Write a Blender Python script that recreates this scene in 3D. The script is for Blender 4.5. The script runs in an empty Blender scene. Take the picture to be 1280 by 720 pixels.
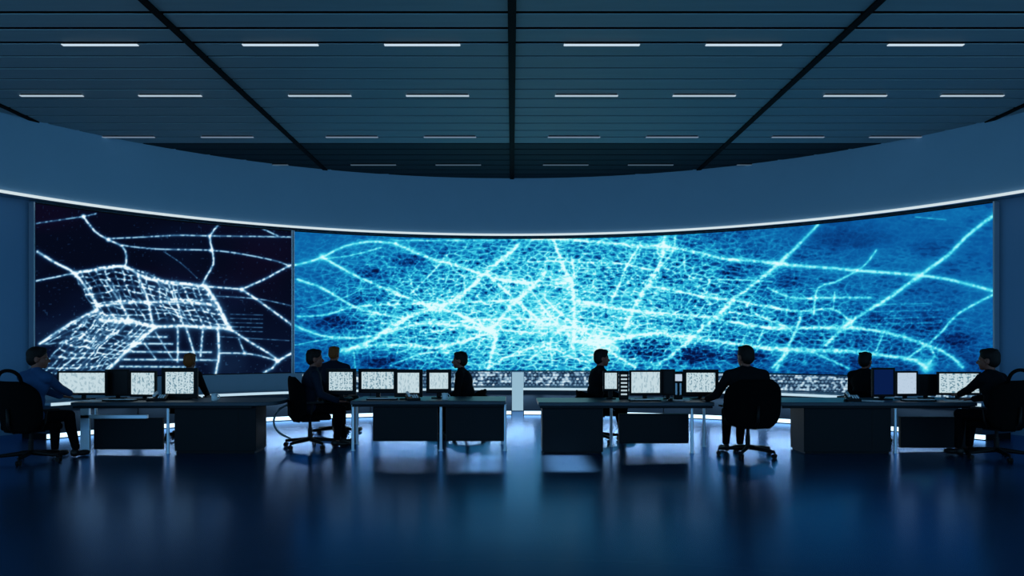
import bpy, bmesh, math, random
import numpy as np
from mathutils import Vector, Matrix

random.seed(7)
rng = np.random.RandomState(11)
C = bpy.context.scene.collection
F = 1000.0            # focal length in pixels of the 1280-wide frame
HZ = 430.0            # horizon row
EYE = 1.45            # eye height (m)
CY = 8.36             # centre of the curved wall (x=0, y=CY)
CEIL = EYE + 3.52
SOF = EYE + 2.33


def P(px, py, Y):
    return Vector(((px - 640) / F * Y, Y, EYE + (HZ - py) / F * Y))


def X(px, Y):
    return (px - 640) / F * Y


def theta(px, R):
    k = (px - 640) / F
    a, b, c = 1 + k * k, -2 * CY, CY * CY - R * R
    Y = (-b + math.sqrt(b * b - 4 * a * c)) / (2 * a)
    return math.atan2(k * Y, Y - CY)


def srgb(r, g, b):
    def f(v):
        v /= 255.0
        return v / 12.92 if v <= 0.04045 else ((v + 0.055) / 1.055) ** 2.4
    return (f(r), f(g), f(b), 1.0)


# ------------------------------------------------------------------ materials
def mat(name, col, rough=0.5, spec=0.5, metal=0.0, noise=0.0, nscale=6.0, bump=0.0, stretch=(1, 1, 1)):
    m = bpy.data.materials.new(name)
    m.use_nodes = True
    nt = m.node_tree
    b = nt.nodes['Principled BSDF']
    b.inputs['Base Color'].default_value = col
    b.inputs['Roughness'].default_value = rough
    b.inputs['Specular IOR Level'].default_value = spec
    b.inputs['Metallic'].default_value = metal
    if noise or bump:
        tc = nt.nodes.new('ShaderNodeTexCoord')
        mp = nt.nodes.new('ShaderNodeMapping')
        mp.inputs['Scale'].default_value = stretch
        nz = nt.nodes.new('ShaderNodeTexNoise')
        nz.inputs['Scale'].default_value = nscale
        nz.inputs['Detail'].default_value = 4
        nt.links.new(tc.outputs['Object'], mp.inputs['Vector'])
        nt.links.new(mp.outputs['Vector'], nz.inputs['Vector'])
        if noise:
            mx = nt.nodes.new('ShaderNodeMix')
            mx.data_type = 'RGBA'
            mx.inputs[6].default_value = tuple(c * (1 - noise) for c in col[:3]) + (1,)
            mx.inputs[7].default_value = tuple(min(1, c * (1 + noise)) for c in col[:3]) + (1,)
            nt.links.new(nz.outputs['Fac'], mx.inputs[0])
            nt.links.new(mx.outputs[2], b.inputs['Base Color'])
        if bump:
            bp = nt.nodes.new('ShaderNodeBump')
            bp.inputs['Strength'].default_value = bump
            nt.links.new(nz.outputs['Fac'], bp.inputs['Height'])
            nt.links.new(bp.outputs['Normal'], b.inputs['Normal'])
    return m


def emit(name, col, strength):
    m = bpy.data.materials.new(name)
    m.use_nodes = True
    nt = m.node_tree
    nt.nodes.clear()
    o = nt.nodes.new('ShaderNodeOutputMaterial')
    e = nt.nodes.new('ShaderNodeEmission')
    e.inputs['Color'].default_value = col
    e.inputs['Strength'].default_value = strength
    nt.links.new(e.outputs[0], o.inputs[0])
    return m


def emit_attr(name, strength):
    m = emit(name, (1, 1, 1, 1), strength)
    nt = m.node_tree
    a = nt.nodes.new('ShaderNodeAttribute')
    a.attribute_name = 'map'
    nt.links.new(a.outputs['Color'], nt.nodes['Emission'].inputs['Color'])
    return m


def screen_mat(name, paper, ink, cols, rows, density, strength=1.0):
    """Lit monitor page: rows of short dark dashes arranged in columns."""
    m = emit(name, paper, strength)
    nt = m.node_tree
    N, L = nt.nodes.new, nt.links.new
    tc = N('ShaderNodeTexCoord')
    oi = N('ShaderNodeObjectInfo')
    mp = N('ShaderNodeMapping')
    mp.inputs['Scale'].default_value = (cols, 1, rows)
    L(tc.outputs['Generated'], mp.inputs['Vector'])
    off = N('ShaderNodeVectorMath'); off.operation = 'MULTIPLY_ADD'
    cx = N('ShaderNodeCombineXYZ')
    for i in range(3):
        L(oi.outputs['Random'], cx.inputs[i])
    off.inputs[1].default_value = (37, 37, 37)
    L(cx.outputs[0], off.inputs[0])
    L(mp.outputs[0], off.inputs[2])
    nz = N('ShaderNodeTexNoise'); nz.inputs['Scale'].default_value = 1.0; nz.inputs['Detail'].default_value = 1
    L(off.outputs[0], nz.inputs['Vector'])
    gt = N('ShaderNodeMapRange'); gt.inputs[1].default_value = density; gt.inputs[2].default_value = density + .16
    L(nz.outputs['Fac'], gt.inputs[0])
    # column gutters
    sx = N('ShaderNodeSeparateXYZ'); L(tc.outputs['Generated'], sx.inputs[0])
    mu = N('ShaderNodeMath'); mu.operation = 'MULTIPLY'; mu.inputs[1].default_value = 5
    L(sx.outputs[0], mu.inputs[0])
    fr = N('ShaderNodeMath'); fr.operation = 'FRACT'; L(mu.outputs[0], fr.inputs[0])
    g2 = N('ShaderNodeMath'); g2.operation = 'GREATER_THAN'; g2.inputs[1].default_value = .22; L(fr.outputs[0], g2.inputs[0])
    pr = N('ShaderNodeMath'); pr.operation = 'MULTIPLY'; L(gt.outputs[0], pr.inputs[0]); L(g2.outputs[0], pr.inputs[1])
    mx = N('ShaderNodeMix'); mx.data_type = 'RGBA'
    mx.inputs[6].default_value = paper; mx.inputs[7].default_value = ink
    L(pr.outputs[0], mx.inputs[0])
    L(mx.outputs[2], nt.nodes['Emission'].inputs['Color'])
    return m


M = {}
M['soffit'] = mat('painted soffit', srgb(134, 172, 198), .7, .15, noise=.04, nscale=2)
M['wall'] = mat('painted wall', srgb(96, 140, 176), .6, .3, noise=.04, nscale=2)
M['void'] = mat('dark void', srgb(3, 4, 6), 1, 0)
M['slat_shaded'] = mat('shadowed ceiling slat', srgb(36, 54, 62), .7, .1, noise=.1, nscale=3)  # light falloff at the rear put into a darker slat colour
M['slat'] = mat('ceiling slat', srgb(120, 148, 160), .55, .3, noise=.12, nscale=3, stretch=(.3, 3, 1))
M['beam'] = mat('black beam', srgb(2, 3, 4), .8, .1)
M['black'] = mat('black plastic', srgb(5, 7, 9), .5, .12)
M['frame_metal'] = mat('brushed metal edge', srgb(165, 185, 198), .4, .5, .6)
M['desk'] = mat('dark laminate', srgb(7, 17, 23), .55, .1, noise=.1, nscale=8)
M['desk_top'] = mat('desk top laminate', srgb(40, 56, 68), .4, .22, noise=.08, nscale=8)
M['steel'] = mat('pale steel', srgb(185, 205, 215), .35, .5, .7)
M['console'] = mat('console body', srgb(30, 52, 72), .5, .3, noise=.08, nscale=6)
M['console_top'] = mat('console shelf', srgb(120, 150, 172), .4, .4, noise=.05, nscale=5)
M['fabric'] = mat('black chair fabric', srgb(3, 4, 5), .9, .04, noise=.2, nscale=90, bump=.1)
M['skin'] = mat('skin', srgb(104, 62, 50), .55, .3, noise=.06, nscale=30)
M['hair_dark'] = mat('dark hair', srgb(5, 4, 4), .7, .2, noise=.4, nscale=60, bump=.3)
M['hair_brown'] = mat('brown hair', srgb(104, 58, 22), .7, .2, noise=.4, nscale=60, bump=.3)
M['shirt_blue'] = mat('blue shirt', srgb(34, 66, 104), .85, .1, noise=.1, nscale=40, bump=.1)
M['shirt_navy'] = mat('navy shirt', srgb(16, 26, 40), .85, .1, noise=.1, nscale=40, bump=.1)
M['shirt_dark'] = mat('charcoal shirt', srgb(9, 14, 18), .9, .05, noise=.1, nscale=40, bump=.1)
M['trousers'] = mat('dark trousers', srgb(4, 5, 8), .9, .04, noise=.1, nscale=40)
M['shoe'] = mat('black shoe', srgb(8, 9, 11), .5, .3)
M['paper'] = mat('white paper', srgb(205, 218, 226), .8, .1)
M['keys'] = mat('pale keys', srgb(175, 195, 205), .5, .3)
M['cable'] = mat('grey cable', srgb(120, 150, 165), .5, .3)
M['eye'] = mat('eye', srgb(120, 115, 110), .3, .4)
M['led'] = emit('soffit light strip', srgb(214, 230, 236), .95)
M['lamp'] = emit('ceiling lamp diffuser', srgb(214, 232, 242), 1.1)
M['toe'] = emit('toe light', srgb(176, 212, 234), 2.6)
M['lip'] = emit('console lip light', srgb(190, 220, 236), 1.0)
M['gap'] = emit('aisle light panel', srgb(160, 200, 222), .85)
M['map_l'] = emit_attr('left map picture', 1.0)
M['map_r'] = emit_attr('right map picture', 1.0)
PAPER = srgb(206, 228, 236)
INK = srgb(120, 158, 176)
M['scr_text'] = screen_mat('page of text columns', PAPER, INK, 20, 9, .47, .9)
M['scr_dense'] = screen_mat('dense page', PAPER, srgb(96, 140, 160), 16, 12, .47, .9)
M['scr_soft'] = screen_mat('pale page', PAPER, srgb(170, 198, 210), 16, 6, .48, .9)
M['scr_plain'] = screen_mat('plain page', srgb(196, 216, 236), srgb(176, 198, 220), 8, 10, .55, .9)
M['scr_off'] = mat('dark screen glass', srgb(5, 9, 14), .3, .1)
M['scr_navy'] = emit('navy screen', srgb(8, 30, 78), .9)
M['bars'] = emit('lit key bars', srgb(200, 222, 232), .8)


def dots_mat():
    m = emit('rows of white lights', (1, 1, 1, 1), 1.0)
    nt = m.node_tree
    a = nt.nodes.new('ShaderNodeAttribute'); a.attribute_name = 'map'
    nt.links.new(a.outputs['Color'], nt.nodes['Emission'].inputs['Color'])
    return m


M['dots'] = dots_mat()


# ------------------------------------------------------------------ mesh helpers
def link(name, me, parent=None, m=None):
    o = bpy.data.objects.new(name, me)
    C.objects.link(o)
    if m is not None:
        me.materials.append(m)
    if parent is not None:
        o.parent = parent
    return o


def build(name, bm, m, parent=None, smooth=False, bevel=0.0, seg=2):
    bmesh.ops.recalc_face_normals(bm, faces=bm.faces)
    if bevel:
        es = [e for e in bm.edges if len(e.link_faces) == 2 and e.calc_face_angle(0) > .6]
        bmesh.ops.bevel(bm, geom=es, offset=bevel, segments=seg, affect='EDGES', profile=.5, clamp_overlap=True)
    me = bpy.data.meshes.new(name)
    bm.to_mesh(me)
    bm.free()
    if smooth:
        for p in me.polygons:
            p.use_smooth = True
    return link(name, me, parent, m)


def tag(o, label, cat, group=None, kind=None):
    o['label'] = label
    o['category'] = cat
    if group:
        o['group'] = group
    if kind:
        o['kind'] = kind
    return o


def empty(name, loc=(0, 0, 0), rz=0.0):
    o = bpy.data.objects.new(name, None)
    C.objects.link(o)
    o.location = loc
    o.rotation_euler = (0, 0, rz)
    o.empty_display_size = .1
    return o


def struct(o):
    o['kind'] = 'structure'
    return o


def box(bm, x0, x1, y0, y1, z0, z1, mtx=None):
    vs = [bm.verts.new(v) for v in ((x0, y0, z0), (x1, y0, z0), (x1, y1, z0), (x0, y1, z0),
                                    (x0, y0, z1), (x1, y0, z1), (x1, y1, z1), (x0, y1, z1))]
    for f in ((0, 3, 2, 1), (4, 5, 6, 7), (0, 1, 5, 4), (1, 2, 6, 5), (2, 3, 7, 6), (3, 0, 4, 7)):
        bm.faces.new([vs[i] for i in f])
    if mtx is not None:
        bmesh.ops.transform(bm, matrix=mtx, verts=vs)
    return vs


def bx(*a, mtx=None):
    bm = bmesh.new()
    box(bm, *a, mtx=mtx)
    return bm


def frame_of(d):
    d = d.normalized()
    u = d.cross(Vector((0, 0, 1)))
    if u.length < 1e-4:
        u = Vector((1, 0, 0))
    u.normalize()
    return u, d.cross(u).normalized(), d


def capsule(bm, p0, p1, r0, r1, seg=14, rings=5, flat=1.0):
    p0, p1 = Vector(p0), Vector(p1)
    u, v, d = frame_of(p1 - p0)
    loops = []
    for i in range(1, rings + 1):
        a = math.pi / 2 * i / rings
        loops.append((p0 - d * r0 * math.cos(a), r0 * math.sin(a)))
    for i in range(rings, 0, -1):
        a = math.pi / 2 * i / rings
        loops.append((p1 + d * r1 * math.cos(a), r1 * math.sin(a)))
    rows = []
    for c, r in loops:
        rows.append([bm.verts.new(c + (u * math.cos(2 * math.pi * k / seg) + v * flat * math.sin(2 * math.pi * k / seg)) * r) for k in range(seg)])
    a = bm.verts.new(p0 - d * r0)
    b = bm.verts.new(p1 + d * r1)
    for i in range(len(rows) - 1):
        for k in range(seg):
            bm.faces.new((rows[i][k], rows[i][(k + 1) % seg], rows[i + 1][(k + 1) % seg], rows[i + 1][k]))
    for k in range(seg):
        bm.faces.new((a, rows[0][(k + 1) % seg], rows[0][k]))
        bm.faces.new((b, rows[-1][k], rows[-1][(k + 1) % seg]))


def ellip(bm, c, r, rot=None, seg=18, rings=12):
    mtx = Matrix.Translation(Vector(c)) @ ((rot.to_4x4() if rot is not None else Matrix.Identity(4)) @ Matrix.Diagonal((r[0], r[1], r[2], 1)))
    bmesh.ops.create_uvsphere(bm, u_segments=seg, v_segments=rings, radius=1, matrix=mtx)


def cyl(bm, p0, p1, r0, r1=None, seg=16):
    r1 = r0 if r1 is None else r1
    p0, p1 = Vector(p0), Vector(p1)
    u, v, d = frame_of(p1 - p0)
    A = [bm.verts.new(p0 + (u * math.cos(2 * math.pi * k / seg) + v * math.sin(2 * math.pi * k / seg)) * r0) for k in range(seg)]
    B = [bm.verts.new(p1 + (u * math.cos(2 * math.pi * k / seg) + v * math.sin(2 * math.pi * k / seg)) * r1) for k in range(seg)]
    for k in range(seg):
        bm.faces.new((A[k], A[(k + 1) % seg], B[(k + 1) % seg], B[k]))
    bm.faces.new(A[::-1])
    bm.faces.new(B)


def tube(bm, pts, r, seg=8):
    pts = [Vector(p) for p in pts]
    rows = []
    for i, p in enumerate(pts):
        d = (pts[min(i + 1, len(pts) - 1)] - pts[max(i - 1, 0)]).normalized()
        u, v, _ = frame_of(d)
        rows.append([bm.verts.new(p + (u * math.cos(2 * math.pi * k / seg) + v * math.sin(2 * math.pi * k / seg)) * r) for k in range(seg)])
    for i in range(len(rows) - 1):
        for k in range(seg):
            bm.faces.new((rows[i][k], rows[i][(k + 1) % seg], rows[i + 1][(k + 1) % seg], rows[i + 1][k]))
    bm.faces.new(rows[0][::-1])
    bm.faces.new(rows[-1])


def arc_sweep(profile, t0, t1, n, bm=None):
    """closed (r, z) profile swept about the vertical axis of the curved wall"""
    bm = bm or bmesh.new()
    rows = []
    for i in range(n + 1):
        t = t0 + (t1 - t0) * i / n
        rows.append([bm.verts.new((r * math.sin(t), CY + r * math.cos(t), z)) for r, z in profile])
    m = len(profile)
    for i in range(n):
        for k in range(m):
            bm.faces.new((rows[i][k], rows[i][(k + 1) % m], rows[i + 1][(k + 1) % m], rows[i + 1][k]))
    bm.faces.new(rows[0])
    bm.faces.new(rows[-1][::-1])
    return bm


def remesh(name, bm, voxel, m, parent=None, iters=4, factor=.5):
    """union of the closed shapes in bm as one smooth continuous surface"""
    bmesh.ops.recalc_face_normals(bm, faces=bm.faces)
    me = bpy.data.meshes.new('tmp')
    bm.to_mesh(me)
    bm.free()
    o = bpy.data.objects.new('tmp', me)
    C.objects.link(o)
    r = o.modifiers.new('r', 'REMESH')
    r.mode = 'VOXEL'
    r.voxel_size = voxel
    r.use_smooth_shade = True
    if iters:
        s = o.modifiers.new('s', 'SMOOTH')
        s.factor = factor
        s.iterations = iters
    dg = bpy.context.evaluated_depsgraph_get()
    out = bpy.data.meshes.new_from_object(o.evaluated_get(dg))
    bpy.data.objects.remove(o)
    bpy.data.meshes.remove(me)
    out.name = name
    out.materials.clear()
    for p in out.polygons:
        p.use_smooth = True
        p.material_index = 0
    return link(name, out, parent, m)


def copy_tree(o, parent=None):
    c = o.copy()
    C.objects.link(c)
    if parent is not None:
        c.parent = parent
    for ch in list(o.children):
        copy_tree(ch, c)
    return c


# ------------------------------------------------------------------ setting
struct(build('floor', bx(-14, 14, -3, 18.5, -.1, 0), None))
fl = bpy.data.objects['floor']
fm = mat('polished floor', srgb(22, 43, 64), .3, .5)
nt = fm.node_tree
b = nt.nodes['Principled BSDF']
tc = nt.nodes.new('ShaderNodeTexCoord')
nz = nt.nodes.new('ShaderNodeTexNoise'); nz.inputs['Scale'].default_value = .7; nz.inputs['Detail'].default_value = 3
mr = nt.nodes.new('ShaderNodeMapRange'); mr.inputs[3].default_value = .18; mr.inputs[4].default_value = .26
nt.links.new(tc.outputs['Object'], nz.inputs['Vector'])
nt.links.new(nz.outputs['Fac'], mr.inputs[0])
nt.links.new(mr.outputs[0], b.inputs['Roughness'])
b.inputs['Specular IOR Level'].default_value = .34
b.inputs['Specular Tint'].default_value = (.32, .62, .92, 1)
b.inputs['Specular IOR Level'].default_value = 0.0
gl = nt.nodes.new('ShaderNodeBsdfGlossy')
gl.inputs['Color'].default_value = (.36, .58, .95, 1)
nt.links.new(mr.outputs[0], gl.inputs['Roughness'])
lw = nt.nodes.new('ShaderNodeLayerWeight')
pw = nt.nodes.new('ShaderNodeMath'); pw.operation = 'POWER'; pw.inputs[1].default_value = 8.8
ml = nt.nodes.new('ShaderNodeMath'); ml.operation = 'MULTIPLY'; ml.inputs[1].default_value = 1.7; ml.use_clamp = True
ms = nt.nodes.new('ShaderNodeMixShader')
nt.links.new(lw.outputs['Facing'], pw.inputs[0])
nt.links.new(pw.outputs[0], ml.inputs[0])
nt.links.new(ml.outputs[0], ms.inputs[0])
nt.links.new(b.outputs[0], ms.inputs[1])
nt.links.new(gl.outputs[0], ms.inputs[2])
nt.links.new(ms.outputs[0], nt.nodes['Material Output'].inputs[0])
fl.data.materials.append(fm)

# ceiling of long boards with open joints, dark void above
bm = bmesh.new()
y = .48
PITCH = .4245
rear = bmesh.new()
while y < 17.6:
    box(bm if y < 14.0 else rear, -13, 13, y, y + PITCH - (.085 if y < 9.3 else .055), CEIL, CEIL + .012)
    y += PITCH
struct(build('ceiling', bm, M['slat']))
struct(build('ceiling_rear', rear, M['slat_shaded']))
struct(build('ceiling_void', bx(-13, 13, 0, 18.5, CEIL + .012, CEIL + .06), M['void']))
for i, xx in enumerate((-7.53, -3.77, 0, 3.77, 7.53)):
    struct(build('trim_%d' % (i + 1), bx(xx - .045, xx + .045, .5, 17.6, CEIL - .02, CEIL + .02), M['beam'], bevel=.004, seg=1))

A0, A1 = -math.radians(84), math.radians(84)
struct(build('wall_back', arc_sweep([(9.15, 0), (9.3, 0), (9.3, CEIL + .3), (9.15, CEIL + .3)], A0, A1, 120), M['wall'], smooth=False))
struct(build('wall_soffit', arc_sweep([(8.64, SOF), (9.1, SOF), (9.1, CEIL + .02), (8.64, CEIL + .02)], A0, A1, 120), M['soffit']))
struct(build('trim_6', arc_sweep([(8.60, SOF - .028), (8.66, SOF - .028), (8.66, SOF + .008), (8.60, SOF + .008)], A0, A1, 120), M['led']))
for nm in ('wall_back', 'wall_soffit', 'trim_6'):
    me = bpy.data.objects[nm].data
    for p in me.polygons:
        p.use_smooth = abs(p.normal.z) < .5
    me.set_sharp_from_angle(angle=math.radians(30))

# ------------------------------------------------------------------ ceiling lights
ROWS = [(9.36, 'nearest row', (-4.82, -2.71, -1.05, 1.05, 2.71, 4.84)),
        (11.28, 'second nearest row', (-6.49, -4.82, -2.71, -1.05, 1.05, 2.71, 4.84, 6.49)),
        (13.54, 'second farthest row', (-6.49, -4.82, -2.71, -1.05, 1.05, 2.71, 4.84, 6.49)),
        (15.64, 'farthest row', (-4.82, -2.71, -1.05, 1.05, 2.71, 4.84))]
ORD = ['first', 'second', 'third', 'fourth', 'fifth', 'sixth', 'seventh', 'eighth']
for ri, (Y, rn, xs) in enumerate(ROWS):
    proto = None
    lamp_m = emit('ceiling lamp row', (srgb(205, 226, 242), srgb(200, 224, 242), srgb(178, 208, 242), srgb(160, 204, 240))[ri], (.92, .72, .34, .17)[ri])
    for i, xx in enumerate(xs):
        if proto is None:
            proto = o = empty('ceiling_light')
            build('housing', bx(-.43, .43, -.022, .022, -.006, .045), M['black'], o, bevel=.004, seg=1)
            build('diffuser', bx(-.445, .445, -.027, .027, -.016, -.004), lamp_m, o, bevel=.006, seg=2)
        else:
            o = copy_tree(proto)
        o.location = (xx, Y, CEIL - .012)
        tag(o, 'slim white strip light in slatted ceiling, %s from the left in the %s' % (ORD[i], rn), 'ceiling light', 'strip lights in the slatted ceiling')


# ------------------------------------------------------------------ the two map displays
def vnoise(x, y, sx, sy=None, seed=0):
    sy = sy or sx
    r = np.random.RandomState(seed)
    g = r.rand(256, 256)
    u, v = x / sx + 1000.3, y / sy + 1000.7
    iu, iv = np.floor(u).astype(int), np.floor(v).astype(int)
    fu, fv = u - iu, v - iv
    fu, fv = fu * fu * (3 - 2 * fu), fv * fv * (3 - 2 * fv)
    q = lambda a, c: g[a % 256, c % 256]
    return (q(iu, iv) * (1 - fu) * (1 - fv) + q(iu + 1, iv) * fu * (1 - fv) + q(iu, iv + 1) * (1 - fu) * fv + q(iu + 1, iv + 1) * fu * fv)


def sm(a, b_, x):
    t = np.clip((x - a) / (b_ - a), 0, 1)
    return t * t * (3 - 2 * t)


def stroke(acc, gx, gy, pts, w, amp, glow=.2, gw=3.0, spark=.45):
    """draws a road: bright core, soft halo, beads of traffic along it"""
    # spline the polyline
    pts = [np.array(p, float) for p in pts]
    fine = []
    for i in range(len(pts) - 1):
        p0, p1, p2, p3 = pts[max(i - 1, 0)], pts[i], pts[i + 1], pts[min(i + 2, len(pts) - 1)]
        n = max(2, int(np.linalg.norm(p2 - p1) / 8))
        for k in range(n):
            t = k / n
            fine.append(.5 * ((2 * p1) + (-p0 + p2) * t + (2 * p0 - 5 * p1 + 4 * p2 - p3) * t * t + (-p0 + 3 * p1 - 3 * p2 + p3) * t ** 3))
    fine.append(pts[-1])
    tot = np.zeros_like(acc)
    for a, c in zip(fine[:-1], fine[1:]):
        R = w * 4 + gw * 3
        mk = np.nonzero((gx > min(a[0], c[0]) - R) & (gx < max(a[0], c[0]) + R) & (gy > min(a[1], c[1]) - R) & (gy < max(a[1], c[1]) + R))
        if len(mk[0]) == 0:
            continue
        x, y_ = gx[mk], gy[mk]
        d = c - a
        L2 = max(d @ d, 1e-6)
        t = np.clip(((x - a[0]) * d[0] + (y_ - a[1]) * d[1]) / L2, 0, 1)
        dist = np.hypot(x - a[0] - t * d[0], y_ - a[1] - t * d[1])
        bead = 1 - spark + spark * 2 * BEAD[mk]
        val = amp * (np.exp(-(dist / w) ** 2) * bead + glow * np.exp(-(dist / (w * gw)) ** 2))
        tot[mk] = np.maximum(tot[mk], val)
    acc += tot


def z1(pts):
    return [(u / 2.88, 240 + v / 2.88) for u, v in pts]


def z2(pts):
    return [(360 + u / 3.272, 270 + v / 3.272) for u, v in pts]


def z3(pts):
    return [(660 + u / 3.272, 270 + v / 3.272) for u, v in pts]


def z4(pts):
    return [(960 + u / 2.88, 240 + v / 2.88) for u, v in pts]


def ramp(bv, stops):
    xs = [s[0] for s in stops]
    out = np.empty(bv.shape + (4,), np.float32)
    for c in range(3):
        v = np.interp(bv, xs, [s[1][c] for s in stops]) / 255.0
        out[..., c] = np.where(v <= .04045, v / 12.92, ((v + .055) / 1.055) ** 2.4)
    out[..., 3] = 1
    return out


def grid_display(name, R, px0, px1, zb, zt, nx, nz_, painter, m, parent):
    global BEAD
    ts = np.linspace(theta(px0, R), theta(px1, R), nx)
    zs = np.linspace(zb, zt, nz_)
    T, Z = np.meshgrid(ts, zs)
    Xw, Yw = R * np.sin(T), CY + R * np.cos(T)
    gx, gy = 640 + F * Xw / Yw, HZ - F * (Z - EYE) / Yw      # map coordinates of the picture
    BEAD = sm(.25, .75, vnoise(gx, gy, 2.8, 2.8, 77))
    col = painter(gx, gy)
    co = np.stack([Xw, Yw, Z], -1).reshape(-1, 3)
    idx = np.arange(nx * nz_).reshape(nz_, nx)
    fc = np.stack([idx[:-1, :-1], idx[:-1, 1:], idx[1:, 1:], idx[1:, :-1]], -1).reshape(-1, 4)
    me = bpy.data.meshes.new(name)
    me.vertices.add(len(co)); me.vertices.foreach_set('co', co.ravel())
    me.loops.add(len(fc) * 4); me.loops.foreach_set('vertex_index', fc.ravel().astype(np.int32))
    me.polygons.add(len(fc)); me.polygons.foreach_set('loop_start', np.arange(0, len(fc) * 4, 4, dtype=np.int32))
    me.update(calc_edges=True)
    at = me.color_attributes.new('map', 'FLOAT_COLOR', 'POINT')
    at.data.foreach_set('color', col.reshape(-1, 4).ravel())
    return link(name, me, parent, m)


def paint_left(gx, gy):
    b_ = np.zeros_like(gx)
    wx = gx + 2.6 * (vnoise(gx, gy, 9, 9, 81) - .5) + 7 * (vnoise(gx, gy, 30, 30, 83) - .5)
    wy = gy + 2.6 * (vnoise(gx, gy, 9, 9, 82) - .5) + 7 * (vnoise(gx, gy, 30, 30, 84) - .5)
    SQ = lambda pts, w=1.0, a=.6, **k: stroke(b_, wx, wy, z1(pts), w, a, **k)
    S = lambda pts, w=1.0, a=.6, **k: stroke(b_, gx, gy, z1(pts), w, a, **k)
    S([(130, 113), (300, 88), (345, 78)], .9, .4)
    S([(300, 88), (340, 140), (390, 172), (440, 195), (455, 230), (452, 265)], 1.1, .75)
    S([(390, 168), (520, 162), (640, 156), (760, 158), (1050, 162)], .9, .5)
    S([(440, 192), (560, 205), (760, 210), (880, 225), (1000, 250), (1040, 266)], .9, .5)
    S([(785, 120), (755, 160), (765, 210), (768, 260), (745, 300), (728, 335)], 1.1, .7)
    S([(945, 132), (1000, 158)], .9, .5)
    S([(135, 215), (200, 255), (265, 290), (310, 345), (350, 410), (345, 430)], 1.4, .85)
    S([(130, 320), (265, 293)], 1.0, .6)
    S([(265, 291), (360, 278), (450, 268), (530, 310), (740, 340)], 1.5, .8)
    S([(740, 340), (870, 350)], 1.1, .65)
    S([(740, 340), (780, 400), (825, 490)], 2.0, .95)
    S([(825, 492), (650, 482), (560, 485), (480, 470), (360, 460)], 1.6, .9)
    S([(560, 487), (480, 550), (390, 640)], 1.6, .85)
    S([(345, 425), (250, 475), (145, 545)], 1.3, .7)
    S([(870, 350), (960, 310), (1040, 266), (1060, 262)], 1.2, .7)
    S([(870, 350), (950, 405), (1060, 485)], 1.2, .75)
    S([(825, 492), (900, 540), (1000, 608), (950, 650)], 1.2, .75)
    S([(1060, 575), (1000, 608)], 1.3, .75)
    S([(790, 580), (900, 583), (1000, 608)], .9, .55)
    S([(785, 490), (787, 600), (765, 690)], 1.4, .8)
    S([(780, 375), (930, 385), (1050, 410)], .7, .35)
    S([(640, 490), (640, 610)], 1.2, .6); S([(668, 482), (705, 600)], 1.2, .65); S([(730, 495), (722, 590)], 1.2, .65)
    S([(860, 530), (880, 580)], .9, .5)
    S([(590, 215), (650, 255), (710, 310)], .6, .25)
    S([(780, 520), (1040, 535)], .6, .2)
    S([(350, 410), (450, 400), (600, 395), (760, 405)], 1.5, .6)
    S([(500, 310), (530, 380), (550, 480)], 1.3, .65); S([(380, 320), (440, 410), (470, 470)], 1.2, .55)
    S([(620, 330), (660, 480)], 1.0, .5)
    for v in (440, 455, 470, 485, 500):
        S([(830, v), (945, v + 3)], .6, .2)
    for v, e in ((520, 600), (545, 620), (575, 760), (603, 780), (628, 700)):
        S([(430 + (640 - v) * .3, v), (e, v + 2)], 1.1, .55)
    S([(560, 505), (620, 600)], .9, .4); S([(520, 545), (560, 600)], .9, .4)

    def quad(TL, TR, BR, BL, nu, nv, a, w, bulge=0):
        TL, TR, BR, BL = map(np.array, (TL, TR, BR, BL))
        Q = lambda u, v: (TL * (1 - u) + TR * u) * (1 - v) + (BL * (1 - u) + BR * u) * v - np.array([0, bulge * math.sin(math.pi * min(1, u * 1.4)) * (1 - v)])
        for i in range(nu + 1):
            u = i / nu
            SQ([Q(u, v) + rng.randn(2) * 4 for v in (0, .25, .5, .75, 1)], w, a * rng.uniform(.45, 1.25), spark=.8, glow=.22)
        for j in range(nv + 1):
            v = j / nv
            SQ([Q(u, v) + rng.randn(2) * 4 for u in np.linspace(0, 1, 8)], w, a * rng.uniform(.45, 1.25), spark=.8, glow=.22)
    quad((265., 290.), (740., 340.), (825., 490.), (352., 445.), 17, 9, .42, .9, 40)
    quad((345., 425.), (560., 487.), (385., 640.), (130., 650.), 10, 11, .42, .9)
    quad((345., 425.), (470., 465.), (330., 560.), (145., 545.), 6, 5, .3, .8)
    for px, py, a in ((300, 88, 1.), (390, 172, .9), (760, 210, .9), (1000, 608, 1.1), (870, 352, .6), (755, 158, .4), (1040, 266, .5), (882, 580, .5)):
        q = z1([(px, py)])[0]
        b_ += a * np.exp(-((gx - q[0]) ** 2 + (gy - q[1]) ** 2) / 5.0)
    base = .03 + .10 * sm(.45, .9, vnoise(gx, gy, 60, 40, 3)) * .5 + .07 * sm(330, 470, gy)
    spk = sm(.86, .97, vnoise(gx, gy, 2.6, 2.6, 5)) * .12
    out = ramp(np.clip(base + spk + b_, 0, 1.3), [(0, (3, 6, 20)), (.1, (7, 17, 42)), (.3, (36, 74, 112)), (.55, (92, 146, 184)), (.8, (150, 200, 226)), (1.05, (212, 236, 246)), (1.3, (240, 250, 254))])
    warm = (sm(.4, .9, vnoise(gx, gy, 70, 50, 9)) * sm(440, 300, gy))[..., None] * np.array([.0022, 0, .002, 0])
    return (out + warm).astype(np.float32)


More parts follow.
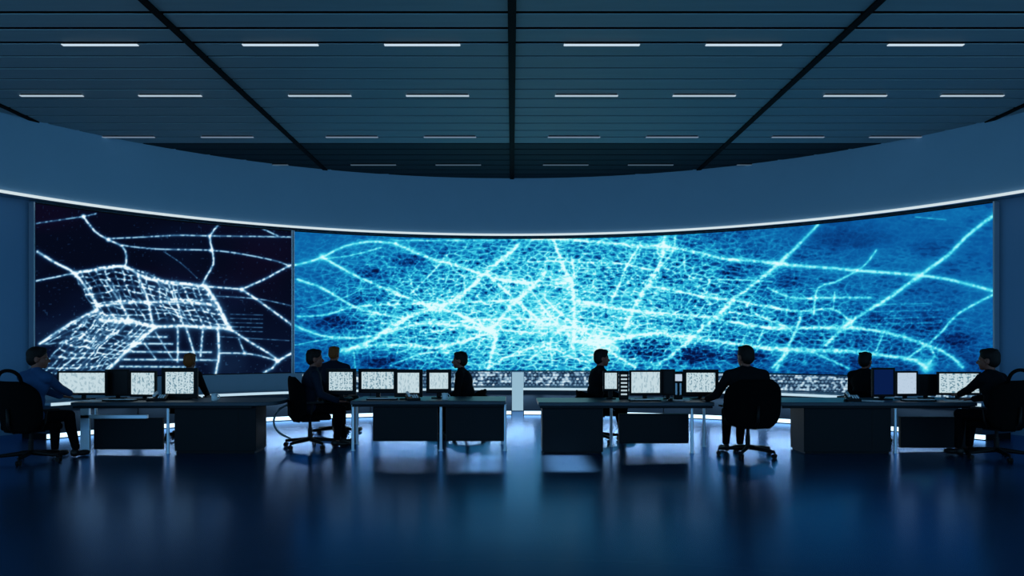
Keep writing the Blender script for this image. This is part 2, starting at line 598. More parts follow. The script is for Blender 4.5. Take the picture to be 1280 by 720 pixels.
def worley(x, y, seed):
    ix, iy = np.floor(x).astype(int), np.floor(y).astype(int)
    r = np.random.RandomState(seed)
    jx, jy = r.rand(256, 256), r.rand(256, 256)
    f1 = np.full(x.shape, 9.0); f2 = np.full(x.shape, 9.0)
    for dx in (-1, 0, 1):
        for dy in (-1, 0, 1):
            cx, cy = ix + dx, iy + dy
            d = np.hypot(cx + jx[cx % 256, cy % 256] - x, cy + jy[cx % 256, cy % 256] - y)
            f2 = np.where(d < f1, f1, np.minimum(f2, d)); f1 = np.minimum(f1, d)
    return f1, f2


def paint_right(gx, gy):
    g = lambda x, y, rx, ry: np.exp(-(((gx - x) / rx) ** 2 + ((gy - y) / ry) ** 2))
    dens = np.clip(.95 * g(710, 400, 170, 90) + .5 * g(600, 380, 150, 80) + .55 * g(820, 360, 130, 80) + .4 * g(960, 400, 160, 60) + .3 * g(1120, 430, 120, 40) + .4 * g(500, 400, 120, 70) + .06, 0, 1.15)
    base = .32 + .1 * (vnoise(gx, gy, 70, 26, 21) - .5) + .36 * g(690, 395, 200, 95) + .08 * g(380, 330, 60, 60) + .05 * g(1180, 320, 90, 70)
    base -= .09 * sm(400, 470, gy) * (1 - .7 * g(720, 440, 90, 60))
    blocks = vnoise(gx + .6 * gy, gy - .12 * gx, 15, 8, 33)
    base -= .12 * sm(.5, .85, blocks) * np.clip(dens + .25, 0, 1)
    for x, y, rx, ry, a in ((805, 435, 28, 13, .36), (872, 443, 26, 12, .34), (930, 446, 28, 8, .3), (512, 326, 22, 8, .22), (464, 342, 20, 8, .2), (423, 404, 34, 10, .24), (480, 452, 30, 7, .22),
                            (1199, 424, 22, 9, .2), (985, 352, 22, 9, .18), (1165, 312, 30, 10, .1), (1060, 300, 50, 12, .08), (608, 360, 14, 8, .18), (440, 372, 24, 8, .15), (1150, 400, 40, 14, .1), (760, 345, 14, 6, .12), (915, 340, 16, 7, .15), (1090, 395, 20, 9, .12)):
        base -= a * np.exp(-((((gx - x) / rx) ** 2 + ((gy - y) / ry) ** 2) ** 2))
    b_ = np.zeros_like(gx)
    # minor street families
    wob = 7 * (vnoise(gx, gy, 60, 40, 41) - .5)
    wob2 = 10 * (vnoise(gx, gy, 80, 50, 42) - .5)

    def fam(c, sp, w, seed, th, amp):
        d = np.abs(((c / sp) % 1) - .5) * sp
        mask = sm(th, th + .25, vnoise(gx, gy, 16, 9, seed))
        return amp * np.exp(-(d / w) ** 2) * mask
    f1, f2 = worley((gx + .35 * gy + wob) / 10, (gy - .10 * gx + wob2) / 5.6, 71)
    cw = np.clip(dens * 1.2, 0, 1)
    vein = np.exp(-((f2 - f1) / .17) ** 2) * (.5 + .8 * vnoise(gx, gy, 12, 7, 73))
    b_ += cw * (.30 * vein - .20 * sm(.35, .8, f2 - f1))
    f1b, f2b = worley((gx - .5 * gy + wob2) / 21, (gy + .08 * gx + wob) / 11, 72)
    b_ += np.clip(dens * 1.2, 0.03, 1) * .26 * np.exp(-((f2b - f1b) / .09) ** 2)
    gl = .6 + .8 * vnoise(gx, gy, 2.4, 1.8, 50)
    minor = fam(gy - .13 * (gx - 640) + wob, 6.5, 1.0, 43, .35, .42)
    minor = np.maximum(minor, fam(gy + .10 * (gx - 640) + wob2, 8.5, 1.0, 44, .45, .36))
    minor = np.maximum(minor, fam(gx + .62 * gy + wob2, 11, 1.1, 45, .45, .40))
    minor = np.maximum(minor, fam(gx - .9 * gy + wob, 15, 1.1, 46, .5, .36))
    minor = np.maximum(minor, fam(gx + .1 * gy + wob2 * 2, 19, 1.0, 47, .52, .34))
    b_ += minor * gl * np.clip(dens * 1.15, 0, 1.15) * .5
    b_ += sm(.70, .93, vnoise(gx, gy, 2.5, 2.0, 51)) * .30 * dens
    b_ -= sm(.62, .9, vnoise(gx, gy, 3.4, 2.4, 53)) * .24 * np.clip(dens, 0, 1)
    # darker hatch of buildings in the outer quarters
    hat = vnoise(gx - .4 * gy, gy, 7, 2.2, 52)
    b_ -= .08 * sm(.5, .8, hat) * sm(.35, .65, vnoise(gx, gy, 40, 22, 54))

    rd = np.zeros_like(gx)

    def R(z, pts, w=1.2, a=.55, **k):
        stroke(rd, gx, gy, z(pts), w * .88, a, **k)
    # left part
    R(z2, [(0, 207), (75, 190), (140, 168), (230, 125), (330, 105), (440, 112)], 1.3, .55)
    R(z2, [(140, 168), (250, 230), (380, 290), (500, 340), (600, 375), (700, 400), (820, 470)], 1.5, .6)
    R(z2, [(440, 112), (560, 165), (680, 200), (800, 240), (900, 265), (1000, 275)], 1.7, .6)
    R(z2, [(150, 175), (260, 160), (380, 130)], .9, .3)
    R(z2, [(40, 260), (140, 295), (250, 360), (330, 390), (480, 420)], 1.5, .5)
    R(z2, [(40, 410), (150, 405), (260, 375), (420, 360), (600, 360), (800, 350), (940, 345)], 1.3, .42)
    R(z2, [(0, 435), (80, 470), (170, 495), (300, 495), (430, 470), (560, 440), (830, 460)], 1.4, .55)
    R(z2, [(240, 550), (340, 510), (430, 450), (540, 395), (640, 365), (740, 300), (800, 240), (940, 120)], 2.3, .62)
    R(z2, [(220, 550), (350, 530), (500, 530), (600, 538), (700, 515), (820, 470), (930, 350), (1000, 290), (1047, 235)], 2.0, .62)
    R(z2, [(820, 240), (930, 345), (1047, 440)], 1.4, .45)
    R(z2, [(830, 470), (850, 490), (820, 620)], 2.0, .55)
    R(z2, [(830, 610), (960, 550), (1047, 530)], 1.7, .5)
    R(z2, [(500, 320), (600, 220), (650, 160)], 1.1, .35)
    R(z2, [(380, 440), (700, 430), (900, 420), (1047, 425)], 1.2, .35)
    R(z2, [(430, 100), (760, 100), (1047, 95)], 1.0, .25)
    R(z2, [(560, 480), (700, 460), (900, 470), (1047, 480)], 1.1, .35)
    R(z2, [(270, 560), (275, 620)], 1.0, .3); R(z2, [(420, 610), (560, 560), (660, 560)], 1.1, .3)
    R(z2, [(60, 380), (200, 345), (300, 300)], .8, .22); R(z2, [(20, 530), (120, 510), (200, 500)], .8, .25)
    # centre
    R(z3, [(100, 90), (150, 220), (180, 280), (190, 400), (185, 560)], 1.9, .6)
    R(z3, [(180, 180), (190, 250), (160, 300)], 1.2, .4)
    R(z3, [(0, 90), (120, 95), (270, 105), (450, 120), (560, 125), (700, 150), (800, 175), (1010, 190), (1060, 196)], 1.7, .55)
    R(z3, [(560, 70), (545, 180), (500, 270), (440, 360), (390, 480)], 1.9, .55)
    R(z3, [(600, 90), (590, 150), (510, 240)], 1.3, .4)
    R(z3, [(500, 285), (600, 305), (720, 330), (850, 345), (950, 365), (1060, 382)], 1.5, .5)
    R(z3, [(0, 290), (150, 275)], 1.2, .35)
    R(z3, [(200, 345), (330, 372), (500, 395), (700, 410), (900, 445), (1060, 467)], 1.8, .55)
    R(z3, [(1060, 160), (960, 250), (850, 335), (760, 420), (690, 480), (600, 560), (530, 610)], 1.8, .58)
    R(z3, [(200, 510), (300, 515), (430, 490), (550, 480), (660, 495), (800, 515), (920, 535), (1060, 545)], 2.0, .62)
    R(z3, [(300, 520), (360, 570), (440, 620)], 1.3, .45)
    R(z3, [(0, 590), (90, 540), (180, 580), (250, 600)], 1.3, .4)
    R(z3, [(450, 130), (400, 210), (370, 290), (340, 350)], 1.3, .4)
    R(z3, [(880, 345), (930, 400), (1060, 455)], 1.1, .4); R(z3, [(940, 520), (960, 470)], 1.2, .4)
    R(z3, [(1000, 620), (1060, 560)], 1.5, .5)
    R(z3, [(0, 190), (100, 185), (250, 190), (380, 195), (500, 220)], 1.2, .35)
    R(z3, [(0, 440), (100, 445), (200, 460)], 1.5, .4)
    R(z3, [(0, 280), (80, 400), (180, 500)], 1.2, .35); R(z3, [(300, 515), (180, 440), (60, 330)], 1.2, .35)
    R(z3, [(640, 160), (650, 240), (740, 260), (850, 260), (1000, 270)], 1.0, .3)
    R(z3, [(740, 270), (730, 320)], 1.0, .3); R(z3, [(800, 390), (900, 405), (1000, 420)], 1.1, .35)
    R(z3, [(100, 600), (95, 500), (180, 450)], 1.2, .35)
    # right
    R(z4, [(0, 290), (60, 240), (130, 170), (180, 118)], 1.7, .6)
    R(z4, [(-10, 255), (40, 260), (200, 272), (330, 283), (540, 300), (650, 315), (815, 357)], 1.7, .62)
    R(z4, [(818, 80), (720, 155), (650, 225), (540, 305), (430, 385), (300, 465), (210, 550)], 1.9, .66)
    R(z4, [(0, 490), (150, 490), (300, 490), (420, 505), (540, 540), (640, 580), (700, 630)], 1.9, .62)
    R(z4, [(0, 565), (150, 570), (300, 575), (430, 590), (540, 610), (570, 640)], 2.3, .68)
    R(z4, [(815, 368), (690, 435), (620, 510), (580, 550), (600, 590), (560, 640)], 1.4, .5)
    R(z4, [(390, 210), (340, 270), (240, 325), (180, 345), (165, 440)], 1.2, .4)
    R(z4, [(0, 345), (90, 380), (240, 380), (370, 380)], 1.3, .42)
    R(z4, [(120, 440), (100, 500), (30, 640)], 1.7, .5)
    R(z4, [(0, 415), (120, 430), (230, 420), (290, 460)], 1.3, .4)
    R(z4, [(160, 575), (290, 635)], 1.4, .45); R(z4, [(500, 600), (570, 550)], 1.3, .45)
    R(z4, [(240, 360), (235, 420)], 1.0, .35); R(z4, [(420, 500), (390, 570)], 1.1, .35)
    R(z4, [(530, 90), (640, 100)], .7, .2)
    for v in (400, 425, 450, 470):
        R(z4, [(380, v + 6), (620, v)], .8, .12)
    for x, y, rr, a in ((750, 428, 16, .75), (709, 352, 7, .6), (830, 306, 9, .5), (682, 408, 22, .3), (403, 321, 3.5, .6), (1147, 346, 5, .6), (935, 379, 3, .6), (1062, 404, 6, .5), (1160, 456, 9, .5),
                        (1006, 453, 3, .4), (545, 385, 14, .25), (612, 415, 12, .35), (862, 421, 5, .4), (730, 410, 5, .4)):
        rd += .7 * a * g(x, y, rr, rr)
    b_ += .92 * (1 - np.exp(-1.6 * rd))
    # plain water-blue corner areas
    plain = np.clip(1.2 * g(395, 300, 40, 18) + .9 * g(380, 350, 22, 35) + 1.1 * g(1160, 290, 60, 16) + g(1215, 400, 26, 22) + .8 * g(1225, 300, 20, 20), 0, 1)
    rough_ = base + b_
    return ramp(np.clip(rough_ * (1 - .6 * plain) + .6 * plain * (.34 + np.clip(b_, .0, 1)), 0, 1.3),
                [(0, (4, 18, 62)), (.15, (5, 44, 106)), (.32, (9, 88, 158)), (.48, (18, 130, 190)), (.66, (40, 182, 218)), (.85, (86, 222, 240)), (1.05, (150, 240, 247)), (1.3, (222, 252, 255))])


RS = 8.95
ZB, ZT = .88, 3.72


def display(name, px0, px1, nx, nz_, painter, m, label):
    root = empty(name, (0, CY + RS, ZB))
    inv = Matrix.Translation((0, -(CY + RS), -ZB))
    p = grid_display('display_panel', RS, px0, px1, ZB, ZT, nx, nz_, painter, m, root)
    p.data.transform(inv)
    t0, t1 = theta(px0, RS), theta(px1, RS)
    h = build('housing', arc_sweep([(RS + .02, ZB - .02), (RS + .12, ZB - .02), (RS + .12, ZT + .02), (RS + .02, ZT + .02)], t0, t1, 40), M['black'], root)
    h.data.transform(inv)
    e = .0028
    for a, c in ((t0 - e, t0), (t1, t1 + e)):
        f = build('edge_trim', arc_sweep([(RS - .02, ZB - .02), (RS + .12, ZB - .02), (RS + .12, ZT + .02), (RS - .02, ZT + .02)], a, c, 1), M['frame_metal'], root)
        f.data.transform(inv)
    for za in (ZB - .02, ZT):
        f = build('edge_trim', arc_sweep([(RS - .015, za), (RS + .02, za), (RS + .02, za + .02), (RS - .015, za + .02)], t0, t1, 60), M['black'], root)
        f.data.transform(inv)
    tag(root, label, 'video wall')


display('video_wall', 43, 364, 430, 290, paint_left, M['map_l'], 'dark video wall showing a white glowing street grid on near black navy')
display('video_wall', 368, 1242, 1150, 250, paint_right, M['map_r'], 'wide curved video wall showing a bright cyan city road map on blue')

# ------------------------------------------------------------------ low curved consoles under the displays
RC = 7.9


def dots_paint(gx, gy):
    u = gx / 4.6 + .5 * (np.floor(gy / 4.4) % 2)
    v = gy / 4.4
    d = np.hypot((u % 1) - .5, ((v % 1) - .5))
    lit = .35 + .65 * vnoise(np.floor(u) * 7.3, np.floor(v) * 5.1, 1.7, 1.3, 61)
    bv = sm(.52, .2, d) * lit
    bv = .45 * bv + .75 * sm(.45, .8, vnoise(gx, gy, 3.0, 2.6, 64)) * (.5 + .5 * np.sin(gy / 4.4 * 2 * np.pi) ** 2)
    bv = bv * (.75 + .5 * vnoise(gx, gy, 3, 2.5, 62)) + .18 * vnoise(gx, gy, 9, 3, 63)
    return ramp(bv, [(0, (14, 32, 56)), (.3, (64, 100, 132)), (.6, (138, 178, 204)), (1, (220, 236, 244))])


def console(px0, px1, band0, band1, label):
    t0, t1 = theta(px0, RC), theta(px1, RC)
    mid = (t0 + t1) / 2
    base = Vector((RC * math.sin(mid), CY + RC * math.cos(mid), 0))
    inv = Matrix.Translation(-base)
    root = empty('operations_console', base)
    n = max(8, int(abs(t1 - t0) * 40))
    def part(name, prof, a, c, m):
        o = build(name, arc_sweep(prof, a, c, n), m, root)
        o.data.transform(inv)
        return o
    part('body', [(RC, .09), (RC + .75, .09), (RC + .75, .52), (RC, .52)], t0, t1, M['console'])
    part('plinth', [(RC + .1, 0), (RC + .7, 0), (RC + .7, .09), (RC + .1, .09)], t0, t1, M['black'])
    part('toe_light', [(RC + .06, .015), (RC + .1, .015), (RC + .1, .08), (RC + .06, .08)], t0 + .002, t1 - .002, M['toe'])
    part('worktop', [(RC - .03, .52), (RC + .75, .52), (RC + .75, .55), (RC - .03, .55)], t0, t1, M['console_top'])
    part('edge_light', [(RC - .045, .515), (RC - .03, .515), (RC - .03, .56), (RC - .045, .56)], t0, t1, M['lip'])
    b0, b1 = theta(band0, RC + .7), theta(band1, RC + .7)
    part('back_board', [(RC + .72, .55), (RC + .80, .55), (RC + .80, .87), (RC + .72, .87)], t0, t1, M['console_top'])
    d = grid_display('indicator_panel', RC + .715, band0, band1, .57, .86, int(abs(band1 - band0) * 1.1) + 8, 40, dots_paint, M['dots'], root)
    d.data.transform(inv)
    # seams between the cabinets of the console
    k = max(2, int(abs(t1 - t0) / .16))
    for i in range(1, k):
        t = t0 + (t1 - t0) * i / k
        part('panel_seam', [(RC - .004, .1), (RC + .01, .1), (RC + .01, .51), (RC - .004, .51)], t - .0008, t + .0008, M['black'])
    tag(root, label, 'console')


console(62, 640, 378, 639, 'long low curved console left of the centre aisle, below the dark video wall')
console(654, 1228, 655, 1226, 'long low curved console right of the centre aisle, with rows of white indicator lights')
t0, t1 = theta(637, 9.0), theta(657, 9.0)
lp = empty('light_panel', (0, CY + 8.9, 0))
o = build('lit_face', arc_sweep([(8.86, .02), (8.9, .02), (8.9, .84), (8.86, .84)], t0, t1, 4), M['gap'], lp)
o.data.transform(Matrix.Translation((0, -CY - 8.9, 0)))
o = build('backing', arc_sweep([(8.9, 0), (9.0, 0), (9.0, .86), (8.9, .86)], t0 - .002, t1 + .002, 4), M['frame_metal'], lp)
o.data.transform(Matrix.Translation((0, -CY - 8.9, 0)))
tag(lp, 'pale blue lit panel standing in the gap between the two low consoles', 'light panel')

# ------------------------------------------------------------------ desks
DZ0, DZ1 = .635, .685


def desk(label, x0, x1, y0, y1, panels, legs, round_right=False, rails=()):
    root = empty('control_desk', ((x0 + x1) / 2, (y0 + y1) / 2, 0))
    ox, oy = root.location.x, root.location.y
    bm = bx(x0 - ox, x1 - ox, y0 - oy, y1 - oy, DZ0, DZ1)
    ve = [e for e in bm.edges if abs(e.verts[0].co.z - e.verts[1].co.z) > .01 and (round_right and e.verts[0].co.x > 0)]
    if ve:
        bmesh.ops.bevel(bm, geom=ve, offset=.3, segments=8, affect='EDGES', profile=.5)
    build('tabletop', bm, M['desk_top'], root, bevel=.008)
    bm = bx(x0 - ox + .02, x1 - ox - (.3 if round_right else .02), y0 - oy + .01, y0 - oy + .03, DZ0 - .03, DZ0)
    build('apron', bm, M['desk'], root, bevel=.003, seg=1)
    for kind, a, c, ya, yb, z0, z1 in panels:
        p = build(kind, bx(a - ox, c - ox, ya - oy, yb - oy, z0, z1), M['desk'], root, bevel=.006, seg=2)
        if kind == 'pedestal':
            w = c - a
            if w > .6:
                build('door_seam', bx(a - ox + w * .78, a - ox + w * .784, ya - oy - .003, ya - oy + .004, z0 + .02, z1 - .02), M['black'], p)
            build('foot_rail', bx(a - ox + .02, c - ox - .02, ya - oy + .02, yb - oy - .02, 0, z0 + .001), M['black'], p)
    for a, c, ya, z0, z1 in rails:
        build('frame_rail', bx(a - ox, c - ox, ya - oy - .025, ya - oy + .025, z0, z1), M['steel'], root, bevel=.004, seg=1)
    for lx, ly in legs:
        l = bmesh.new()
        cyl(l, (lx - ox, ly - oy, .012), (lx - ox, ly - oy, DZ0), .02)
        cyl(l, (lx - ox, ly - oy, 0), (lx - ox, ly - oy, .014), .032)
        build('leg', l, M['steel'], root, smooth=False)
    tag(root, label, 'desk', 'dark control room desks')
    return root


desk('dark control desk with rounded end, beside the man in the blue shirt', X(88, 10.5), X(343, 10.5), 10.5, 11.45,
     [('modesty_panel', X(117, 10.62), X(203, 10.62), 10.62, 10.68, .05, .465),
      ('pedestal', X(218, 10.6), X(320, 10.6), 10.6, 11.05, .03, DZ0)],
     [(X(210, 10.6), 10.6), (X(120, 11.35), 11.35), (X(306, 11.35), 11.35)], True,
     [(X(103, 10.6), X(114, 10.6), 10.57, 0, DZ0 - .03), (X(103, 10.6), X(186, 10.6), 10.57, .465, .515)])
desk('dark control desk just left of the centre aisle, with four lit monitors', X(438, 10.75), X(632, 10.75), 10.75, 11.7,
     [('modesty_panel', X(466, 10.85), X(547, 10.85), 10.85, 10.9, .13, DZ0),
      ('modesty_panel', X(557, 10.85), X(630, 10.85), 10.85, 10.9, .13, DZ0)],
     [(X(551, 10.86), 10.87), (X(441, 10.86), 10.87), (X(446, 11.6), 11.6), (X(628, 11.6), 11.6), (X(634, 10.86) - .03, 10.87)])
desk('dark control desk right of the centre aisle, left of the big chair', X(673, 10.5), X(893, 10.5), 10.5, 11.4,
     [('pedestal', X(678, 10.58), X(754, 10.58), 10.58, 11.1, .02, DZ0),
      ('modesty_panel', X(774, 10.85), X(861, 10.85), 10.85, 10.95, .1, .50)],
     [(X(866, 10.6), 10.65), (X(764, 11.3), 11.3), (X(880, 11.3), 11.3)])
desk('dark control desk at far right with a white page on its wide monitor', X(976, 10.5), X(1222, 10.5), 10.5, 11.45,
     [('pedestal', X(1005, 10.58), X(1114, 10.58), 10.58, 11.1, .02, DZ0),
      ('modesty_panel', X(1126, 10.85), X(1212, 10.85), 10.85, 10.92, .04, .46)],
     [(X(1120, 10.6), 10.62), (X(1014, 11.35), 11.35), (X(1200, 11.35), 11.35)])

# ------------------------------------------------------------------ monitors


def monitor(px0, px1, py0, py1, Y, yaw, screen, label, bezel=.026, facing=True, content=None):
    a, c = P(px0, py0, Y), P(px1, py1, Y)
    w, h = abs(c.x - a.x) / max(.5, math.cos(yaw)), a.z - c.z
    zc = (a.z + c.z) / 2 - DZ1
    root = empty('monitor', ((a.x + c.x) / 2, Y, DZ1), yaw if facing else yaw + math.pi)
    B = bezel
    h_ = build('housing', bx(-w / 2 - B, w / 2 + B, .004, .034, zc - h / 2 - B * 1.3, zc + h / 2 + B), M['black'], root, bevel=.006)
    rim = bmesh.new()
    box(rim, -w / 2 - B, -w / 2, -.004, .004, zc - h / 2 - B, zc + h / 2 + B)
    box(rim, w / 2, w / 2 + B, -.004, .004, zc - h / 2 - B, zc + h / 2 + B)
    box(rim, -w / 2, w / 2, -.004, .004, zc + h / 2, zc + h / 2 + B)
    box(rim, -w / 2, w / 2, -.004, .004, zc - h / 2 - B, zc - h / 2)
    build('bezel', rim, M['black'], root)
    build('screen', bx(-w / 2, w / 2, -.001, .004, zc - h / 2, zc + h / 2), screen, root)
    nb = bmesh.new()
    box(nb, -.03, .03, .034, .06, .015, zc + .03)
    build('stand_neck', nb, M['black'], root, bevel=.006)
    sw = min(.13, w * .4)
    build('stand_base', bx(-sw, sw, -.05, .12, 0, .016), M['black'], root, bevel=.006)
    tag(root, label, 'monitor', 'desk monitors')
    return root


monitor(74, 131, 466, 491, 11.0, 0, M['scr_soft'], 'wide monitor with a pale page, nearest the man in the blue shirt')
monitor(135, 158, 464, 492, 11.2, .2, M['scr_off'], 'unlit black monitor between the pale wide monitor and a narrow one, far left desk')
monitor(163, 194, 466, 493, 11.0, -.15, M['scr_text'], 'narrow lit monitor of slanted text columns, middle of the far left desk')
monitor(207, 242, 465, 492, 11.0, .0, M['scr_dense'], 'lit monitor with thick black frame below the brown haired head', bezel=.055)
monitor(411, 441, 465, 488, 11.15, -.1, M['scr_dense'], 'lit monitor directly before the man in profile, left of the aisle', bezel=.046)
monitor(452, 492, 465, 486, 11.3, 0, M['scr_text'], 'wide lit monitor second along from the man in profile', bezel=.046)
monitor(497, 524, 466, 491, 11.05, 0, M['scr_soft'], 'nearly square lit monitor third along from the man in profile', bezel=.046)
monitor(537, 560, 466, 486, 11.25, .1, M['scr_soft'], 'small lit monitor beside the person facing left near the aisle', bezel=.046)
monitor(756, 771, 466, 486, 11.1, 0, M['scr_soft'], 'small narrow lit monitor beside the person facing right at the aisle')
monitor(789, 825, 465, 491, 11.0, .08, M['scr_soft'], 'large pale lit monitor in the middle of the desk right of the aisle')
monitor(828, 841, 464, 491, 11.1, -.3, M['scr_off'], 'narrow unlit black monitor right of the large pale one')
monitor(858, 894, 466, 490, 11.1, 0, M['scr_text'], 'lit monitor of text columns beside the seated man seen from behind', bezel=.046)
monitor(1092, 1117, 462, 493, 10.95, .1, M['scr_navy'], 'dark navy monitor in front of the person at the far right desk')
monitor(1121, 1146, 466, 492, 11.05, .12, M['scr_plain'], 'narrow plain white monitor right of the dark navy one')
monitor(1150, 1168, 470, 492, 11.2, 0, M['scr_off'], 'unlit black monitor between the plain white one and the wide patterned one')
monitor(1174, 1224, 467, 491, 11.1, 0, M['scr_dense'], 'wide patterned white monitor in front of the man at far right')

# key panel (column of lit bars) and small status display
kp = empty('key_panel', (X(780, 11.05), 11.05, DZ1))
build('housing', bx(-.065, .065, 0, .05, 0, .385), M['black'], kp, bevel=.008)
for i in range(6):
    build('key_bar', bx(-.042, .042, -.006, .002, .06 + i * .052, .082 + i * .052), M['bars'], kp)
tag(kp, 'upright black key panel with a column of white bars', 'key panel')
sp = empty('status_display', (X(848, 11.12), 11.12, DZ1))
build('housing', bx(-.062, .062, 0, .05, 0, .375), M['black'], sp, bevel=.008)
build('screen', bx(-.05, .05, -.004, .002, .25, .345), M['scr_plain'], sp)
for s in (-1, 1):
    build('speaker_slot', bx(s * .03 - .012, s * .03 + .012, -.003, .002, .06, .22), M['frame_metal'], sp)
tag(sp, 'slim black tower with a small white screen on top, between two monitors', 'status display')


# ------------------------------------------------------------------ small things on the desks
kb_proto = None


def keyboard(px, Y, rz, label):
    global kb_proto
    if kb_proto is None:
        o = kb_proto = empty('keyboard')
        build('case', bx(-.21, .21, -.07, .07, 0, .02), M['black'], o, bevel=.005)
        kb = bmesh.new()
        for r in range(5):
            for k in range(14):
                if r == 0 and 3 < k < 9:
                    continue
                box(kb, -.198 + k * .0284, -.198 + k * .0284 + .023, -.06 + r * .0245, -.06 + r * .0245 + .019, .02, .027)
        box(kb, -.198 + 4 * .0284, -.198 + 9 * .0284 - .005, -.06, -.041, .02, .027)
        build('keys', kb, M['keys'], o)
    else:
        o = copy_tree(kb_proto)
    o.location = (X(px, Y), Y, DZ1)
    o.rotation_euler = (0, 0, rz)
    tag(o, label, 'keyboard', 'keyboards on the desks')


keyboard(150, 10.72, 0, 'keyboard with pale keys on the far left desk')
keyboard(478, 10.95, 0, 'keyboard with pale keys on the desk left of the aisle')
keyboard(806, 10.72, 0, 'keyboard with pale keys below the large pale monitor')
keyboard(1148, 10.7, 0, 'keyboard with pale keys on the far right desk')


def mouse(px, Y, label, src=None):
    o = empty('computer_mouse', (X(px, Y), Y, DZ1))
    m_ = bmesh.new()
    ellip(m_, (0, 0, .012), (.032, .055, .026))
    for v in m_.verts:
        v.co.z = max(v.co.z, 0)
    build('shell', m_, M['black'], o, smooth=True)
    w = bmesh.new()
    cyl(w, (-.004, .028, .034), (.004, .028, .034), .008)
    build('scroll_wheel', w, M['keys'], o)
    tag(o, label, 'mouse', 'computer mice on the desks')


mouse(186, 10.7, 'black computer mouse right of the keyboard on the far left desk')
mouse(838, 10.7, 'black computer mouse near loose papers right of the aisle')
mouse(1058, 10.65, 'black computer mouse beside the white handset on the far right desk')


def papers(px, Y, rz, n, label):
    pb = bmesh.new()
    for i in range(n):
        box(pb, -.105, .105, -.148, .148, i * .0025, i * .0025 + .0022, mtx=Matrix.Rotation(random.uniform(-.15, .15), 4, 'Z'))
    o = build('paper_sheets', pb, M['paper'], None)
    o.location = (X(px, Y), Y, DZ1 + .001)
    o.rotation_euler = (0, 0, rz)
    tag(o, label, 'papers', 'loose papers on the desks')


papers(117, 10.72, 1.2, 3, 'white sheets of paper next to the hand of the man in blue')
papers(848, 10.85, 1.4, 2, 'loose white papers below the slim tower right of the aisle')
papers(1196, 10.68, 1.3, 3, 'white sheets of paper next to the hand of the man at far right')
papers(1090, 10.72, 1.2, 2, 'white paper sheets under the dark navy monitor')


def phone(px, Y, rz, label):
    o = empty('desk_phone', (X(px, Y), Y, DZ1), rz)
    pb = bx(-.09, .09, -.1, .1, 0, .03)
    for v in pb.verts:
        if v.co.y > 0 and v.co.z > .01:
            v.co.z = .075
    body = build('body', pb, M['black'], o, bevel=.006)
    h = bmesh.new()
    capsule(h, (-.06, -.07, .072), (-.06, .09, .105), .02, .02)
    build('handset', h, M['keys'], o, smooth=True)
    kk = bmesh.new()
    for i in range(3):
        for j in range(4):
            z = .03 + (.045) * (.1 + (-.06 + j * .035)) / .2
            box(kk, -.015 + i * .03, .003 + i * .03, -.07 + j * .035, -.05 + j * .035, z, z + .014)
    build('keys', kk, M['keys'], o)
    tag(o, label, 'phone', 'desk phones')


phone(516, 10.86, .3, 'desk phone with pale handset below the nearly square monitor')
phone(1066, 10.75, -.2, 'desk phone with white handset at the left end of the far right desk')
phone(200, 10.83, .2, 'desk phone with pale handset between two lit monitors at far left')


def mug(px, Y, label):
    o = empty('mug', (X(px, Y), Y, DZ1))
    pb = bmesh.new()
    seg = 20
    prof = [(0, 0), (.036, 0), (.04, .004), (.041, .095), (.036, .095), (.035, .01), (0, .01)]
    rows = [[pb.verts.new((r * math.cos(2 * math.pi * k / seg), r * math.sin(2 * math.pi * k / seg), z)) for k in range(seg)] for r, z in prof[1:-1]]
    for i in range(len(rows) - 1):
        for k in range(seg):
            pb.faces.new((rows[i][k], rows[i][(k + 1) % seg], rows[i + 1][(k + 1) % seg], rows[i + 1][k]))
    pb.faces.new(rows[0][::-1]); pb.faces.new(rows[-1])
    build('cup', pb, M['keys'], o, smooth=True)
    hd = bmesh.new()
    tube(hd, [(.04 + .028 * math.sin(t), 0, .05 + .03 * math.cos(t)) for t in np.linspace(0, math.pi, 9)], .006)
    build('handle', hd, M['keys'], o, smooth=True)
    tag(o, label, 'mug', 'mugs on the desks')


mug(268, 10.8, 'pale mug alone near the rounded end of the far left desk')
mug(556, 10.95, 'pale mug below the small monitor just left of the aisle')

# ------------------------------------------------------------------ chairs
SEAT = .47


